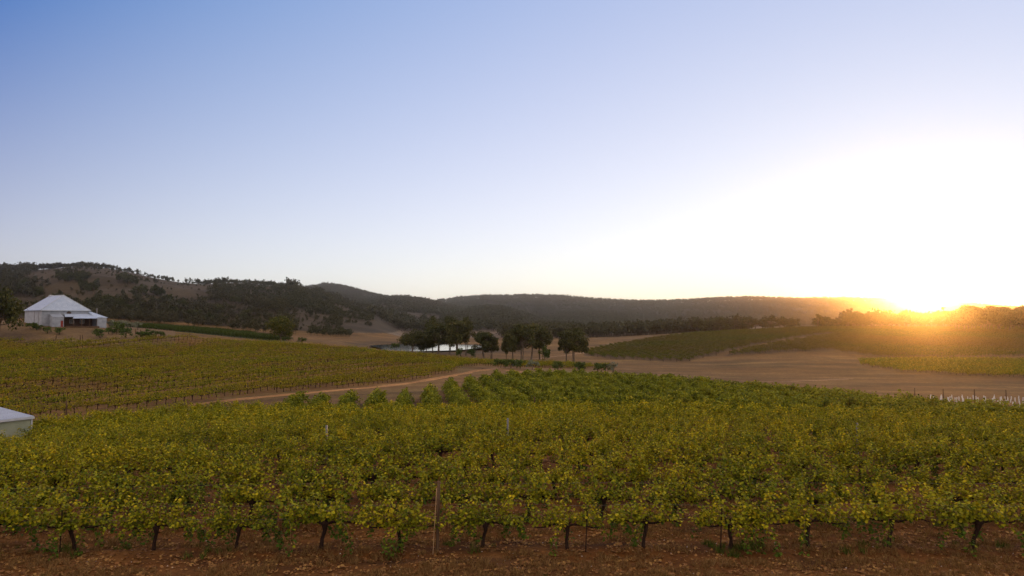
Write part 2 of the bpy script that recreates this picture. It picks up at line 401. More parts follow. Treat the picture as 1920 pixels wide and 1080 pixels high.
paint(inE*1.0, (.13,.085,.04)); paint(inD*1.0, (.06,.07,.025)); paint(inF*1.0, (.17,.11,.05))
paint(((Uf < 330) & (Df > 205) & (Df < 330))*1.0, (.165,.108,.052))
paint(((Uf > 860) & (Uf < 1180) & (Df > 165) & (Df < 215))*np.clip(.5+nz, 0, 1), (.20,.17,.07))
e = ((Uf-800)/118)**2 + ((Df-388)/56)**2
paint(np.clip(1-np.abs(e-1.2)/.7, 0, 1), (.10,.075,.045), .8)
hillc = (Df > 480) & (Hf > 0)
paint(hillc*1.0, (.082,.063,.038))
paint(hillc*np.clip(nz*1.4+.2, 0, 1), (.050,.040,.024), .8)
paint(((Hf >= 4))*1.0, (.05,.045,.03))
paint(((Df > 620) & (Hf == 0))*1.0, (.20,.15,.10))
def sheet(name, faces):
    used = np.unique(faces); mp_ = np.full(len(V3), -1); mp_[used] = np.arange(len(used))
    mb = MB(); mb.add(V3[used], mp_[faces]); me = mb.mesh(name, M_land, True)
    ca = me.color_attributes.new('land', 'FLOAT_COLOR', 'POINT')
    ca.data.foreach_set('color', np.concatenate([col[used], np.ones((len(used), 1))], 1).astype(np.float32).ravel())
    return link(name, me)
def landmat():
    m, n, l = mat('land')
    a = nd(n, 'ShaderNodeAttribute', attribute_name='land'); g = nd(n, 'ShaderNodeNewGeometry')
    def noise(s, det=5, st=(1,1,1)):
        mp = nd(n, 'ShaderNodeMapping'); mp.inputs['Scale'].default_value = st; l.new(g.outputs['Position'], mp.inputs[0])
        x = nd(n, 'ShaderNodeTexNoise'); x.inputs['Scale'].default_value = s; x.inputs['Detail'].default_value = det; x.inputs['Roughness'].default_value = .65
        l.new(mp.outputs[0], x.inputs['Vector']); return x.outputs[0]
    n1 = noise(1.1, 8); n2 = noise(.12, 6, (.5,1,1)); n3 = noise(9, 6); n4 = noise(.015, 6)
    c_ = mixc(n, l, 1.0, a.outputs['Color'], ramp(n, l, n1, [(.3, (.62,.60,.58)), (.72, (1.3,1.28,1.25))]), 'MULTIPLY')
    c_ = mixc(n, l, 1.0, c_, ramp(n, l, n2, [(.3, (.72,.72,.72)), (.7, (1.25,1.25,1.2))]), 'MULTIPLY')
    c_ = mixc(n, l, 1.0, c_, ramp(n, l, n3, [(.3, (.7,.68,.66)), (.7, (1.3,1.3,1.3))]), 'MULTIPLY')
    c_ = mixc(n, l, 1.0, c_, ramp(n, l, n4, [(.35, (.75,.75,.75)), (.65, (1.2,1.2,1.2))]), 'MULTIPLY')
    b = nd(n, 'ShaderNodeBsdfPrincipled'); l.new(c_, b.inputs['Base Color']); b.inputs['Roughness'].default_value = .95; b.inputs['Specular IOR Level'].default_value = .1
    bp = nd(n, 'ShaderNodeBump'); bp.inputs['Strength'].default_value = .8; bp.inputs['Distance'].default_value = .08
    l.new(mth(n, l, 'ADD', n1, mth(n, l, 'MULTIPLY', n3, .35)), bp.inputs['Height']); l.new(bp.outputs[0], b.inputs['Normal'])
    o = nd(n, 'ShaderNodeOutputMaterial'); l.new(b.outputs[0], o.inputs[0]); return m
M_land = landmat()
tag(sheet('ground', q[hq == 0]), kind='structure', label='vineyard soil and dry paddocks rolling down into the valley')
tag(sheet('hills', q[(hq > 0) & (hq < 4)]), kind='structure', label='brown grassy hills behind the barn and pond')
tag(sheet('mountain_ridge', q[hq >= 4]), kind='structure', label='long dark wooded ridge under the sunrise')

# ---- dirt tracks: ribbons on the ground
def track(pts, w, name, label, color=(.40,.215,.085), dz=.05):
    P = np.array(plan(pts)); n = 260
    t = np.concatenate([[0], np.cumsum(np.linalg.norm(np.diff(P, axis=0), axis=1))]); s = np.linspace(0, t[-1], n)
    Q = np.stack([np.interp(s, t, P[:, 0]), np.interp(s, t, P[:, 1])], 1)
    k = 9; pad = np.pad(Q, ((k, k), (0, 0)), mode='edge'); Q = sum(pad[i:i+n] for i in range(2*k+1))/(2*k+1)
    T = np.gradient(Q, axis=0); T /= np.linalg.norm(T, axis=1)[:, None]; Nn = np.stack([T[:, 1], -T[:, 0]], 1)
    m = 9; ws = np.linspace(-1, 1, m)
    ww = w*(1+.3*fbm(s/6, s*0+3, 3))
    XY = Q[:, None]+Nn[:, None]*(ws[None, :, None]*ww[:, None, None]/2)
    zz = ground_z(XY[..., 0], XY[..., 1]); zz = zz+dz*(1-np.abs(ws)**6*2.2)[None]
    VV = np.concatenate([XY, zz[..., None]], -1).reshape(-1, 3)
    J = np.arange(n*m).reshape(n, m); fq = np.stack([J[:-1, :-1], J[:-1, 1:], J[1:, 1:], J[1:, :-1]], -1).reshape(-1, 4)
    mb = MB(); mb.add(VV, fq); me = mb.mesh(name, M_land, True)
    rut = np.tile(np.where((np.abs(np.abs(ws)-.5) < .2), 1.25, .85), n)
    ca = me.color_attributes.new('land', 'FLOAT_COLOR', 'POINT')
    cc = np.array(color)[None]*rut[:, None]
    ca.data.foreach_set('color', np.concatenate([cc, np.ones((len(cc), 1))], 1).astype(np.float32).ravel())
    return tag(link(name, me), kind='structure', label=label)
track([(-200,76),(60,82),(130,87),(300,98),(460,112),(600,122),(700,131),(800,150),(870,172),(905,190),(935,196),(975,186),(1010,178)], 3.0, 'dirt_track', 'pale dirt track curving between the two vineyard blocks')
track([(905,192),(960,215),(1030,222),(1160,200),(1250,182),(1400,190),(1500,200),(1600,212)], 2.6, 'paddock_track', 'faint wheel track crossing the dry paddock', (.26,.165,.09), .12)
track([(950,290),(1010,310),(1060,340),(1100,365),(1180,420),(1250,470)], 4.0, 'valley_track', 'pale track climbing beside the far hillside vineyard', (.30,.19,.10), .12)
track([(540,262),(640,280),(700,300),(760,318)], 4.0, 'grass_track', 'pale strip of bare ground before the pond', (.30,.22,.12), .12)

# ---- pond
mb = MB(); a = np.linspace(0, 2*np.pi, 96, endpoint=False)
rad = 1+.10*np.sin(3*a+1)+.06*np.sin(5*a)
pu = 800+106*np.cos(a)*rad; pd = 384+46*np.sin(a)*rad
ring = np.stack([(pu-960)/F*pd, pd, np.full(96, -9.75)], 1)
mb.add(ring, [tuple(range(96))])
m, n, l = mat('pond_water'); b = nd(n, 'ShaderNodeBsdfPrincipled'); b.inputs['Base Color'].default_value = (.02,.03,.035,1)
b.inputs['Roughness'].default_value = .04; b.inputs['IOR'].default_value = 1.33
no = nd(n, 'ShaderNodeTexNoise'); no.inputs['Scale'].default_value = 1.2; g = nd(n, 'ShaderNodeNewGeometry'); l.new(g.outputs['Position'], no.inputs['Vector'])
bp = nd(n, 'ShaderNodeBump'); bp.inputs['Strength'].default_value = .0; bp.inputs['Distance'].default_value = .01; l.new(no.outputs[0], bp.inputs['Height']); l.new(bp.outputs[0], b.inputs['Normal'])
o = nd(n, 'ShaderNodeOutputMaterial'); l.new(b.outputs[0], o.inputs[0])
tag(link('pond_water', mb.mesh('pond_water', m)), kind='structure', label='still pond reflecting the pale sky behind the gum trees')

# ------------------------------------------------------------------ leaf clusters
LEAF = np.array([(0,0,0),(-.52,.28,.10),(-.40,.82,.04),(0,1.0,-.08),(.40,.82,.04),(.52,.28,.10)])
LF = np.array([(0,3,2,1),(0,5,4,3)])
QUAD = np.array([(-.5,0,0),(.5,0,0),(.5,1,.06),(-.5,1,.06)]); QF = np.array([(0,1,2,3)])
TRI = np.array([(-.5,0,0),(.5,.1,0),(.1,1,.05)]); TF = np.array([(0,1,2)])
def leaves(mb, P, tip, nrm, size, rs, tmpl=LEAF, tf=LF, mi=0):
    n = len(P)
    y = tip/(np.linalg.norm(tip, axis=1)[:, None]+1e-9)
    z = nrm - (nrm*y).sum(1)[:, None]*y; z /= np.linalg.norm(z, axis=1)[:, None]+1e-9
    x = np.cross(y, z)
    V = P[:, None]+size[:, None, None]*(tmpl[None, :, 0:1]*x[:, None]+tmpl[None, :, 1:2]*y[:, None]+tmpl[None, :, 2:3]*z[:, None])
    k = len(tmpl); f = (tf[None]+(np.arange(n)*k)[:, None, None]).reshape(-1, tf.shape[1])
    mb.add(V.reshape(-1, 3), f, mi)
def vine_parts(seed, nsh=30, dens=1.0, lsz=.115, step=.07, droop=3, canes=True, full=1.0, span=1.2):
    rs = np.random.RandomState(seed)
    tr = MB()
    lean = rs.uniform(-.12, .12, 2); hz = .74+rs.uniform(-.06, .08)
    pts = [(0,0,-.15),(.01,0,.02),(lean[0]*.4+.02,lean[1]*.3,.28),(lean[0]*.7-.03,lean[1]*.6,.55),(lean[0],lean[1],hz)]
    tr.tube(pts, [.075,.068,.052,.058,.10], 7)
    tr.tube([(lean[0]-.07,lean[1],hz-.04),(lean[0],lean[1],hz+.05),(lean[0]+.08,lean[1]+.02,hz-.02)], [.06,.12,.07], 7)
    for q_ in range(4): tr.tube([(lean[0], lean[1], hz), (lean[0]+rs.uniform(-.22,.22), lean[1]+rs.uniform(-.12,.12), hz+rs.uniform(.08,.22))], [.05,.022], 5)
    for sgn in (-1, 1):
        xs = np.linspace(0, span*sgn, 6)
        cp = [(lean[0]+x_*(1-abs(x_)*0), lean[1]*(1-i/5), hz+.05*math.sin(i*1.3+seed)+.03*rs.rand()) for i, x_ in enumerate(xs)]
        tr.tube(cp, np.linspace(.042, .018, 6), 5)
    fo = MB(); ca = MB()
    P = []; T = []; Nn = []
    for i in range(nsh):
        x0 = rs.uniform(-span, span)*rs.choice([1, .75]); p = np.array([x0+lean[0], lean[1]*.5+rs.uniform(-.04, .04), hz+.04])
        hang = i < droop
        ln = rs.uniform(.45, 1.15)*full
        if hang: ln = rs.uniform(1.0, 2.0)
        d = np.array([rs.normal(0, .45), rs.normal(0, .45), rs.uniform(.55, 1.3)])
        if hang: d = np.array([rs.normal(0, .6), rs.choice([-1, -1, 1])*rs.uniform(.3, .9), rs.uniform(.15, .6)])
        up = (not hang) and rs.rand() < .16
        if up: d = np.array([rs.normal(0, .22), rs.normal(0, .22), 1.0]); ln = rs.uniform(.9, 1.25)
        d /= np.linalg.norm(d)
        g_ = .015 if up else rs.uniform(.05, .14) if not hang else .13
        path = [p.copy()]; s = 0
        while s < ln:
            d = d + np.array([rs.normal(0, .06), rs.normal(0, .06), -g_*(.4+s)]); d /= np.linalg.norm(d)
            p = p+d*step; s += step
            if p[2] < .10: break
            path.append(p.copy())
            for kk in range(rs.poisson(1.05*dens)+(1 if dens > .7 else 0)+(1 if hang and dens > .9 else 0)):
                side = rs.normal(0, 1, 3); side -= side.dot(d)*d; side /= np.linalg.norm(side)+1e-9
                pp = p+side*rs.uniform(.03, .11)
                P.append(pp); tp = side*.8+np.array([0, 0, -.55])+rs.normal(0, .25, 3); T.append(tp)
                Nn.append(np.array([0, 0, .9])+side*.7+rs.normal(0, .35, 3))
        if canes and len(path) > 3: ca.tube(path[::2], np.linspace(.0065, .003, len(path[::2])), 3, cap=False)
    P = np.array(P); sz = lsz*rs.uniform(.6, 1.25, len(P))
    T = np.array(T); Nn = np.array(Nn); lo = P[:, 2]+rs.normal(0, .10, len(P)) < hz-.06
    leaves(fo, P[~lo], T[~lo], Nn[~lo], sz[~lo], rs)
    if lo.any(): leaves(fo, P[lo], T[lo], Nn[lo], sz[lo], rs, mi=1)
    return tr, fo, ca
ORD1 = ['zeroth','first','second','third','fourth','fifth','sixth','seventh','eighth','ninth','tenth','eleventh','twelfth','thirteenth','fourteenth','fifteenth','sixteenth','seventeenth','eighteenth','nineteenth']
TENS = {2:('twentieth','twenty'),3:('thirtieth','thirty'),4:('fortieth','forty'),5:('fiftieth','fifty'),6:('sixtieth','sixty'),7:('seventieth','seventy'),8:('eightieth','eighty'),9:('ninetieth','ninety')}
def ordn(n):
    if n < 20: return ORD1[n]
    if n >= 100: return 'hundredth' if n == 100 else 'hundred-and-'+ordn(n-100)
    t, r_ = divmod(n, 10); return TENS[t][0] if r_ == 0 else TENS[t][1]+'-'+ORD1[r_]

# ------------------------------------------------------------------ near vines, one thing each
NV = 9
near_vines = []
for k in range(NV):
    tr, fo, ca = vine_parts(100+k, nsh=30+(k % 4)*5, dens=1.0+.15*(k % 3), droop=(k % 4)+5, full=1.0+.08*(k % 2), lsz=.083, step=.052, span=1.1)
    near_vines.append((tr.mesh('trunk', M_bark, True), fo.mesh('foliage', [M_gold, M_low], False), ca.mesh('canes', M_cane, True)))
rowsA = []
y = 20.4; ri = 0
while y < 92:
    xs = np.arange(-140, 141, 2.4) + (.35 + (ri*1.07) % 2.4)
    rowsA.append((ri, y, xs)); y += 3.0; ri += 1
# front row trunks where the photograph has them: columns 110, 265, 435 ...
count = 0; rest_pts = []
wires = []
LOOK = ['', 'leafy ', '']
for ri, y, xs in rowsA:
    if ri == 0: xs = np.arange(-140, 141, 2.4) + ((1055-960)/F*20.4 - (-140)) % 2.4
    u = 960+F*xs/y
    ok = inpoly(u, np.full_like(u, y), A_POLY) & (u > -700) & (u < 2600)
    xs = xs[ok]; u = u[ok]
    vis = (u > -70) & (u < 1990)
    if count + vis.sum() <= 300:
        k = 0
        for x_, uu, v_ in zip(xs, u, vis):
            if not v_:
                rest_pts.append((x_, y)); continue
            k += 1; count += 1
            x2 = x_+rng.uniform(-.12, .12); y2 = y+rng.uniform(-.06, .06)
            vr = rng.randint(NV); s = rng.uniform(.80, 1.08)
            r_ = empty('grapevine', (x2, y2, gz(x2, y2)), rng.choice([0, math.pi])+rng.uniform(-.06, .06), s)
            tag(r_, 'yellow-green grapevine, %s from the left in the %s row behind the bare dirt' % (ordn(k), ordn(ri+1)), 'grapevine', 'grapevines in the nearest vineyard rows')
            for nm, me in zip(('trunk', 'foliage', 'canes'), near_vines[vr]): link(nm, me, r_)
        wires.append((ri, y, xs))
    else:
        rest_pts += [(x_, y) for x_ in xs]
print('individual vines', count, 'rest A', len(rest_pts))
# trellis wires on the nearest rows
for ri, y, xs in wires[:2]:
    rt = None
    x = np.arange(-24-ri*3, 25+ri*3, 2.0)
    mb = MB()
    for hz in (.86, 1.25):
        mb.tube(np.stack([x, np.full_like(x, y+.03), ground_z(x, np.full_like(x, y))+hz], 1), .0016, 4, cap=False)
    o = link('trellis_wire', mb.mesh('trellis_wire', M_wire)); tag(o, 'pair of thin wires strung along the %s vine row behind the bare dirt' % ordn(ri+1), 'trellis wire', 'trellis wires of the near rows')

# posts and stakes in the near block
def post_mesh(h, r_, m_, seg=8, name='post'):
    mb = MB(); mb.tube([(0,0,-.3),(0,0,h*.5),(0,0,h-.01),(0,0,h)], [r_*1.03, r_, r_, r_*.9], seg); return mb.mesh(name, m_, True)
P_wood = post_mesh(2.0, .046, M_wood); P_grey = post_mesh(1.95, .045, M_greyp, 6); P_stake = post_mesh(1.25, .018, M_bark, 5); P_pale = post_mesh(1.9, .011, M_paleW, 5)
def place(name, me, u, d, label, cat, grp=None, tilt=0, dx=0):
    p = on(u, d); o = link(name, me); o.location = p; o.rotation_euler = (tilt*.4, tilt, rng.uniform(0, 3)); tag(o, label, cat, grp); return o
place('trellis_post', P_wood, 822, 20.25, 'tall dark wooden trellis post in the nearest vine row', 'post', 'vineyard posts', .02)
place('wooden_stake', P_pale, 814, 20.0, 'pale thin stake leaning against the tall wooden trellis post', 'stake', None, .05)
for u, t_ in ((125, 'beneath the second trunk from the left'), (1096, 'in the nearest row right of the picture centre'), (1345, 'beside a double trunk in the nearest row')):
    place('vine_stake', P_stake, u, 20.2, 'short dark stake ' + t_, 'stake', 'short vine stakes', .04)
for u, d, t_ in ((615, 36, 'left of the tall wooden post'), (952, 40, 'near the middle of the front block'), (1602, 36.5, 'in the right part of the front block')):
    o = place('steel_post', P_grey, u, d, 'grey steel post rising out of the vines, ' + t_, 'post', 'grey steel posts', .0)
    o.scale = (1.3, 1.3, .98)
o = place('end_post', P_wood, 130, 93.5, 'pale wooden end post standing by the dirt track near the shed', 'post', 'row end posts'); o.scale = (2.2, 2.2, .95)
o = place('end_post', P_wood, 467, 119, 'wooden end post where the dirt track passes the far vine block', 'post', 'row end posts'); o.scale = (2, 2, .9)
o = place('end_post', P_wood, 1002, 84, 'wooden end post at the edge of the green vine block', 'post', 'row end posts'); o.scale = (1.5, 1.5, .9)

# ------------------------------------------------------------------ scatter (stuff)
def scatter(name, pts, rot, scl, idx, meshes, label, cat, kind='stuff'):
    col_ = bpy.data.collections.new(name+'_sources')
    for i, me in enumerate(meshes):
        ob = bpy.data.objects.new('%s_kind_%02d' % (name, i), me); col_.objects.link(ob)
    me = bpy.data.meshes.new(name); me.vertices.add(len(pts)); me.vertices.foreach_set('co', np.asarray(pts, np.float32).ravel())
    for nm, arr, ty in (('rot', rot, 'FLOAT'), ('scl', scl, 'FLOAT'), ('idx', idx, 'INT')):
        at = me.attributes.new(nm, ty, 'POINT'); at.data.foreach_set('value', np.asarray(arr, np.int32 if ty == 'INT' else np.float32))
    o = link(name, me)
    ng = bpy.data.node_groups.new(name+'_nodes', 'GeometryNodeTree')
    ng.interface.new_socket('Geometry', in_out='INPUT', socket_type='NodeSocketGeometry'); ng.interface.new_socket('Geometry', in_out='OUTPUT', socket_type='NodeSocketGeometry')
    n = ng.nodes; l = ng.links
    gi = n.new('NodeGroupInput'); go = n.new('NodeGroupOutput'); ip = n.new('GeometryNodeInstanceOnPoints'); ci = n.new('GeometryNodeCollectionInfo')
    ci.inputs['Collection'].default_value = col_; ci.inputs['Separate Children'].default_value = True; ci.inputs['Reset Children'].default_value = True
    ip.inputs['Pick Instance'].default_value = True
    def na(nm, ty):
        x = n.new('GeometryNodeInputNamedAttribute'); x.data_type = ty; x.inputs['Name'].default_value = nm; return [s_ for s_ in x.outputs if s_.enabled and s_.name == 'Attribute'][0]
    cx = n.new('ShaderNodeCombineXYZ'); l.new(na('rot', 'FLOAT'), cx.inputs['Z'])
    l.new(gi.outputs[0], ip.inputs['Points']); l.new(ci.outputs[0], ip.inputs['Instance']); l.new(na('idx', 'INT'), ip.inputs['Instance Index'])
    try:
        l.new(cx.outputs[0], ip.inputs['Rotation'])
    except Exception as e_: print(e_)
    l.new(na('scl', 'FLOAT'), ip.inputs['Scale']); l.new(ip.outputs[0], go.inputs[0])
    md = o.modifiers.new('scatter', 'NODES'); md.node_group = ng
    return tag(o, label, cat, kind=kind)

def vine_src(seed, leafm, **k):
    tr, fo, ca = vine_parts(seed, canes=False, **k); mb = MB(); mb.join(tr, 0); mb.join(fo, 1); return mb.mesh('vine', [M_bark, leafm])
def hedge_src(seed, leafm, L_=7.2, n=260, sz=.30, hh=1.0):
    rs = np.random.RandomState(seed); mb = MB()
    P = np.stack([rs.uniform(-L_/2, L_/2, n), rs.normal(0, .28, n), .65+hh*rs.rand(n)**.8], 1)
    P[:, 2] += .12*np.sin(P[:, 0]*2.6+seed)
    leaves(mb, P, rs.normal(0, 1, (n, 3)), rs.normal(0, .5, (n, 3))+np.array([0,0,.8]), sz*rs.uniform(.6, 1.3, n), rs, TRI, TF, 1)
    for x in (-2.4, 0, 2.4): mb.tube([(x,0,-.1),(x,0,.75)], .05, 4, 0, False)
    return mb.mesh('hedge', [M_bark, leafm])
srcs = [vine_src(300+k, M_gold, nsh=34, dens=.8, lsz=.125, step=.08, droop=5, span=.92) for k in range(4)]           # 0-3 front block
srcs += [vine_src(320+k, M_goldfar, nsh=26, dens=.68, lsz=.165, step=.10, droop=4, full=.85) for k in range(4)]         # 4-7 upper block
srcs += [vine_src(340+k, M_green, nsh=34, dens=.9, lsz=.18, step=.10, droop=6, full=1.05) for k in range(4)]  # 8-11 green block
srcs += [vine_src(360+k, M_sparse, nsh=13, dens=.6, lsz=.14, step=.10, droop=1, full=.8) for k in range(2)]   # 12-13 thin rusty vines
srcs += [hedge_src(380+k, M_farvine) for k in range(3)]                                                     # 14-16 far hillside
srcs += [hedge_src(390+k, M_farvine_g) for k in range(2)]                                                   # 17-18 meadow block
srcs += [hedge_src(395+k, M_goldfar, n=330) for k in range(2)]                                              # 19-20 valley strip
VP, VR, VS, VI = [], [], [], []
def addv(x, y, r_, s, i):
    z = ground_z(np.asarray(x), np.asarray(y))
    VP.append(np.stack([x, y, z], 1)); VR.append(r_); VS.append(s); VI.append(i)
def block(poly, ang, rs_, vs, hole=None):
    P = np.array(plan(poly)); c0 = P.mean(0); dv = np.array([math.sin(ang), math.cos(ang)]); nv = np.array([dv[1], -dv[0]])
    q_ = P-c0; a0, a1 = (q_@dv).min(), (q_@dv).max(); b0, b1 = (q_@nv).min(), (q_@nv).max()
    A, B = np.meshgrid(np.arange(a0, a1, vs), np.arange(b0, b1, rs_), indexing='ij')
    A = A+rng.uniform(0, vs, B.shape[1])[None]+rng.uniform(-.15, .15, A.shape)*vs*.5; B = B+rng.uniform(-.08, .08, B.shape)
    XY = c0+A.reshape(-1, 1)*dv+B.reshape(-1, 1)*nv
    u = 960+F*XY[:, 0]/XY[:, 1]; k = inpoly(u, XY[:, 1], poly)
    if hole: k &= ~inpoly(u, XY[:, 1], hole)
    k &= (u > -250) & (u < 2200)
    return XY[k]
rp = np.array(rest_pts); n_ = len(rp)
addv(rp[:, 0]+rng.uniform(-.15, .15, n_), rp[:, 1]+rng.uniform(-.1, .1, n_), rng.choice([0, math.pi], n_), rng.uniform(.82, 1.15, n_), np.where(rng.rand(n_) < .05, rng.randint(12, 14, n_), rng.randint(0, 4, n_)))
XY = block(B_POLY, math.atan2(.42, .9), 3.7, 1.6); n_ = len(XY)
cB, sB = math.cos(math.atan2(.42, .9)), math.sin(math.atan2(.42, .9)); al = XY[:, 0]*sB+XY[:, 1]*cB; ac = XY[:, 0]*cB-XY[:, 1]*sB
sp = fbm(al/26+3, ac/5.5, 3)*1.15; edge = rng.rand(n_)
uB = 960+F*XY[:, 0]/XY[:, 1]
thin = sp+.35*edge-.12 + .18*np.exp(-((uB-760)/160)**2) > .38
addv(XY[:, 0], XY[:, 1], np.full(n_, math.pi/2-math.atan2(.42, .9))+rng.choice([0, math.pi], n_), rng.uniform(.85, 1.1, n_)*(1+.38*np.clip(fbm(ac/3.5+40, al/80, 2), -1, 1)), np.where(thin, rng.randint(12, 14, n_), rng.randint(4, 8, n_)))
XY = block(C_POLY, math.atan((795-960)/F), 3.7, 1.7); n_ = len(XY)
addv(XY[:, 0], XY[:, 1], np.full(n_, math.pi/2-math.atan((795-960)/F))+rng.choice([0, math.pi], n_), rng.uniform(.78, 1.25, n_), rng.randint(8, 12, n_))
XY = block(E_POLY, -.05, 3.8, 7.2, E_LANE); n_ = len(XY)
addv(XY[:, 0], XY[:, 1], np.full(n_, math.pi/2+.05), rng.uniform(.9, 1.15, n_), rng.randint(14, 17, n_))
XY = block(D_POLY, .9, 3.0, 7.2); n_ = len(XY)
addv(XY[:, 0], XY[:, 1], np.full(n_, math.pi/2-.9), rng.uniform(.9, 1.1, n_), rng.randint(17, 19, n_))
XY = block(F_POLY, 1.35, 3.0, 7.2); n_ = len(XY)
addv(XY[:, 0], XY[:, 1], np.full(n_, math.pi/2-1.35), rng.uniform(.95, 1.15, n_), rng.randint(19, 21, n_))
VP = np.concatenate(VP); VR = np.concatenate(VR); VS = np.concatenate(VS); VI = np.concatenate(VI)
print('stuff vines', len(VP))
scatter('vineyard', VP, VR, VS, VI, srcs, 'long green and gold vine rows filling the farther blocks and hillsides', 'vineyard')

# ------------------------------------------------------------------ trees
def tree_mb(seed, H=12, Wd=9, trunk=.4, stems=1, clumps=16, lpc=110, lsz=.42, low=.35, flat=.75, tmpl=(QUAD, QF), trr=.028):
    rs = np.random.RandomState(seed); tr = MB(); cr = MB()
    ends = []
    for s in range(stems):
        bx = rs.uniform(-.6, .6, 2)*(stems > 1)
        top = np.array([bx[0]*2.2+rs.normal(0, .04)*H, bx[1]*2.2, H*rs.uniform(.62, .75)])
        pts = np.array([np.array([bx[0], bx[1], -.4]), np.array([bx[0], bx[1], 0]), np.array([bx[0]*1.3, bx[1]*1.3, H*trunk*.6])+np.append(rs.normal(0, .02*H, 2), 0), top*np.array([.7, .7, .75]), top])
        tr.tube(pts, H*trr*np.array([1.25, 1.1, .8, .5, .22])/(1+.25*(stems-1)), 7)
        ends.append(top)
        nb = max(3, clumps//stems)
        for i in range(nb):
            t = rs.uniform(low*.9, .72); h0 = H*t
            p0 = np.array([np.interp(h0, pts[:, 2], pts[:, 0]), np.interp(h0, pts[:, 2], pts[:, 1]), h0])
            a_ = rs.uniform(0, 2*np.pi); rad = Wd/2*rs.uniform(.45, .92)
            zz = rs.uniform(0, 1)
            hz = H*(low+(.93-low)*zz); rad *= math.sqrt(max(.12, 1-((zz-.35)/.72)**2))
            p1 = np.array([bx[0]+math.cos(a_)*rad, bx[1]+math.sin(a_)*rad, max(hz, h0*.8)])
            mid = (p0+p1)/2+np.array([0, 0, -.03*H])
            tr.tube([p0, mid, p1], H*trr*np.array([.42, .26, .10]), 4, cap=False)
            ends.append(p1)
    for e_ in ends:
        n = int(lpc*rs.uniform(.6, 1.3)); rc = Wd*rs.uniform(.13, .22)
        v = rs.normal(0, 1, (n, 3)); v /= np.linalg.norm(v, axis=1)[:, None]; v *= (rs.rand(n)**.45)[:, None]
        P = e_+v*np.array([rc, rc, rc*flat])
        leaves(cr, P, rs.normal(0, 1, (n, 3)), v+rs.normal(0, .4, (n, 3))+np.array([0, 0, .35]), lsz*rs.uniform(.6, 1.3, n), rs, *tmpl)
    return tr, cr
def treemesh(seed, leafm, barkm=M_gbark, **k):
    tr, cr = tree_mb(seed, **k); return tr.mesh('trunk', barkm, True), cr.mesh('crown', leafm)
GUM = [treemesh(500+i, M_gum, H=14, Wd=(9.5, 11.5, 9, 12)[i], stems=(1, 2, 2, 3)[i], clumps=34, lpc=140, lsz=.42, low=.33, flat=.7) for i in range(4)]
TALL = [treemesh(520+i, M_gum, H=18, Wd=9, stems=2, clumps=30, lpc=100, lsz=.42, low=.38, flat=.8, trr=.018) for i in range(2)]
DOME = [treemesh(540+i, M_oak, H=10, Wd=12, stems=1+i % 2, clumps=34, lpc=150, lsz=.36, low=.22, flat=.75) for i in range(2)]
DOMEG = [treemesh(550+i, M_gum, H=10, Wd=12, stems=1+i % 2, clumps=34, lpc=150, lsz=.36, low=.22, flat=.75) for i in range(2)]
SMALL = [treemesh(560+i, M_gum, H=10, Wd=(9, 7, 11)[i], stems=1+(i == 2), clumps=14, lpc=70, lsz=.55, low=.05, flat=.8, trr=.04) for i in range(3)]
BUSH = [treemesh(580+i, M_olive, barkm=M_bark, H=2.6, Wd=3.2, stems=2, clumps=12, lpc=60, lsz=.17, low=.25, flat=.75) for i in range(3)]
GREYB = [treemesh(590, M_grey, barkm=M_bark, H=2.6, Wd=3.0, stems=2, clumps=10, lpc=45, lsz=.15, low=.3, flat=.8)]
TALLY = {}
def tree(name, meshes, u, d, s, label, cat='tree', group=None, sxy=1.0, dz=0):
    p = on(u, d, dz-.05); o = empty(name, p-Vector((0, 0, 1.1*s if d > 700 else 0)), rng.uniform(0, 6.28), 1); o.scale = (s*sxy, s*sxy, s)
    tag(o, label, cat, group); link('trunk', meshes[0], o); link('crown', meshes[1], o); return o
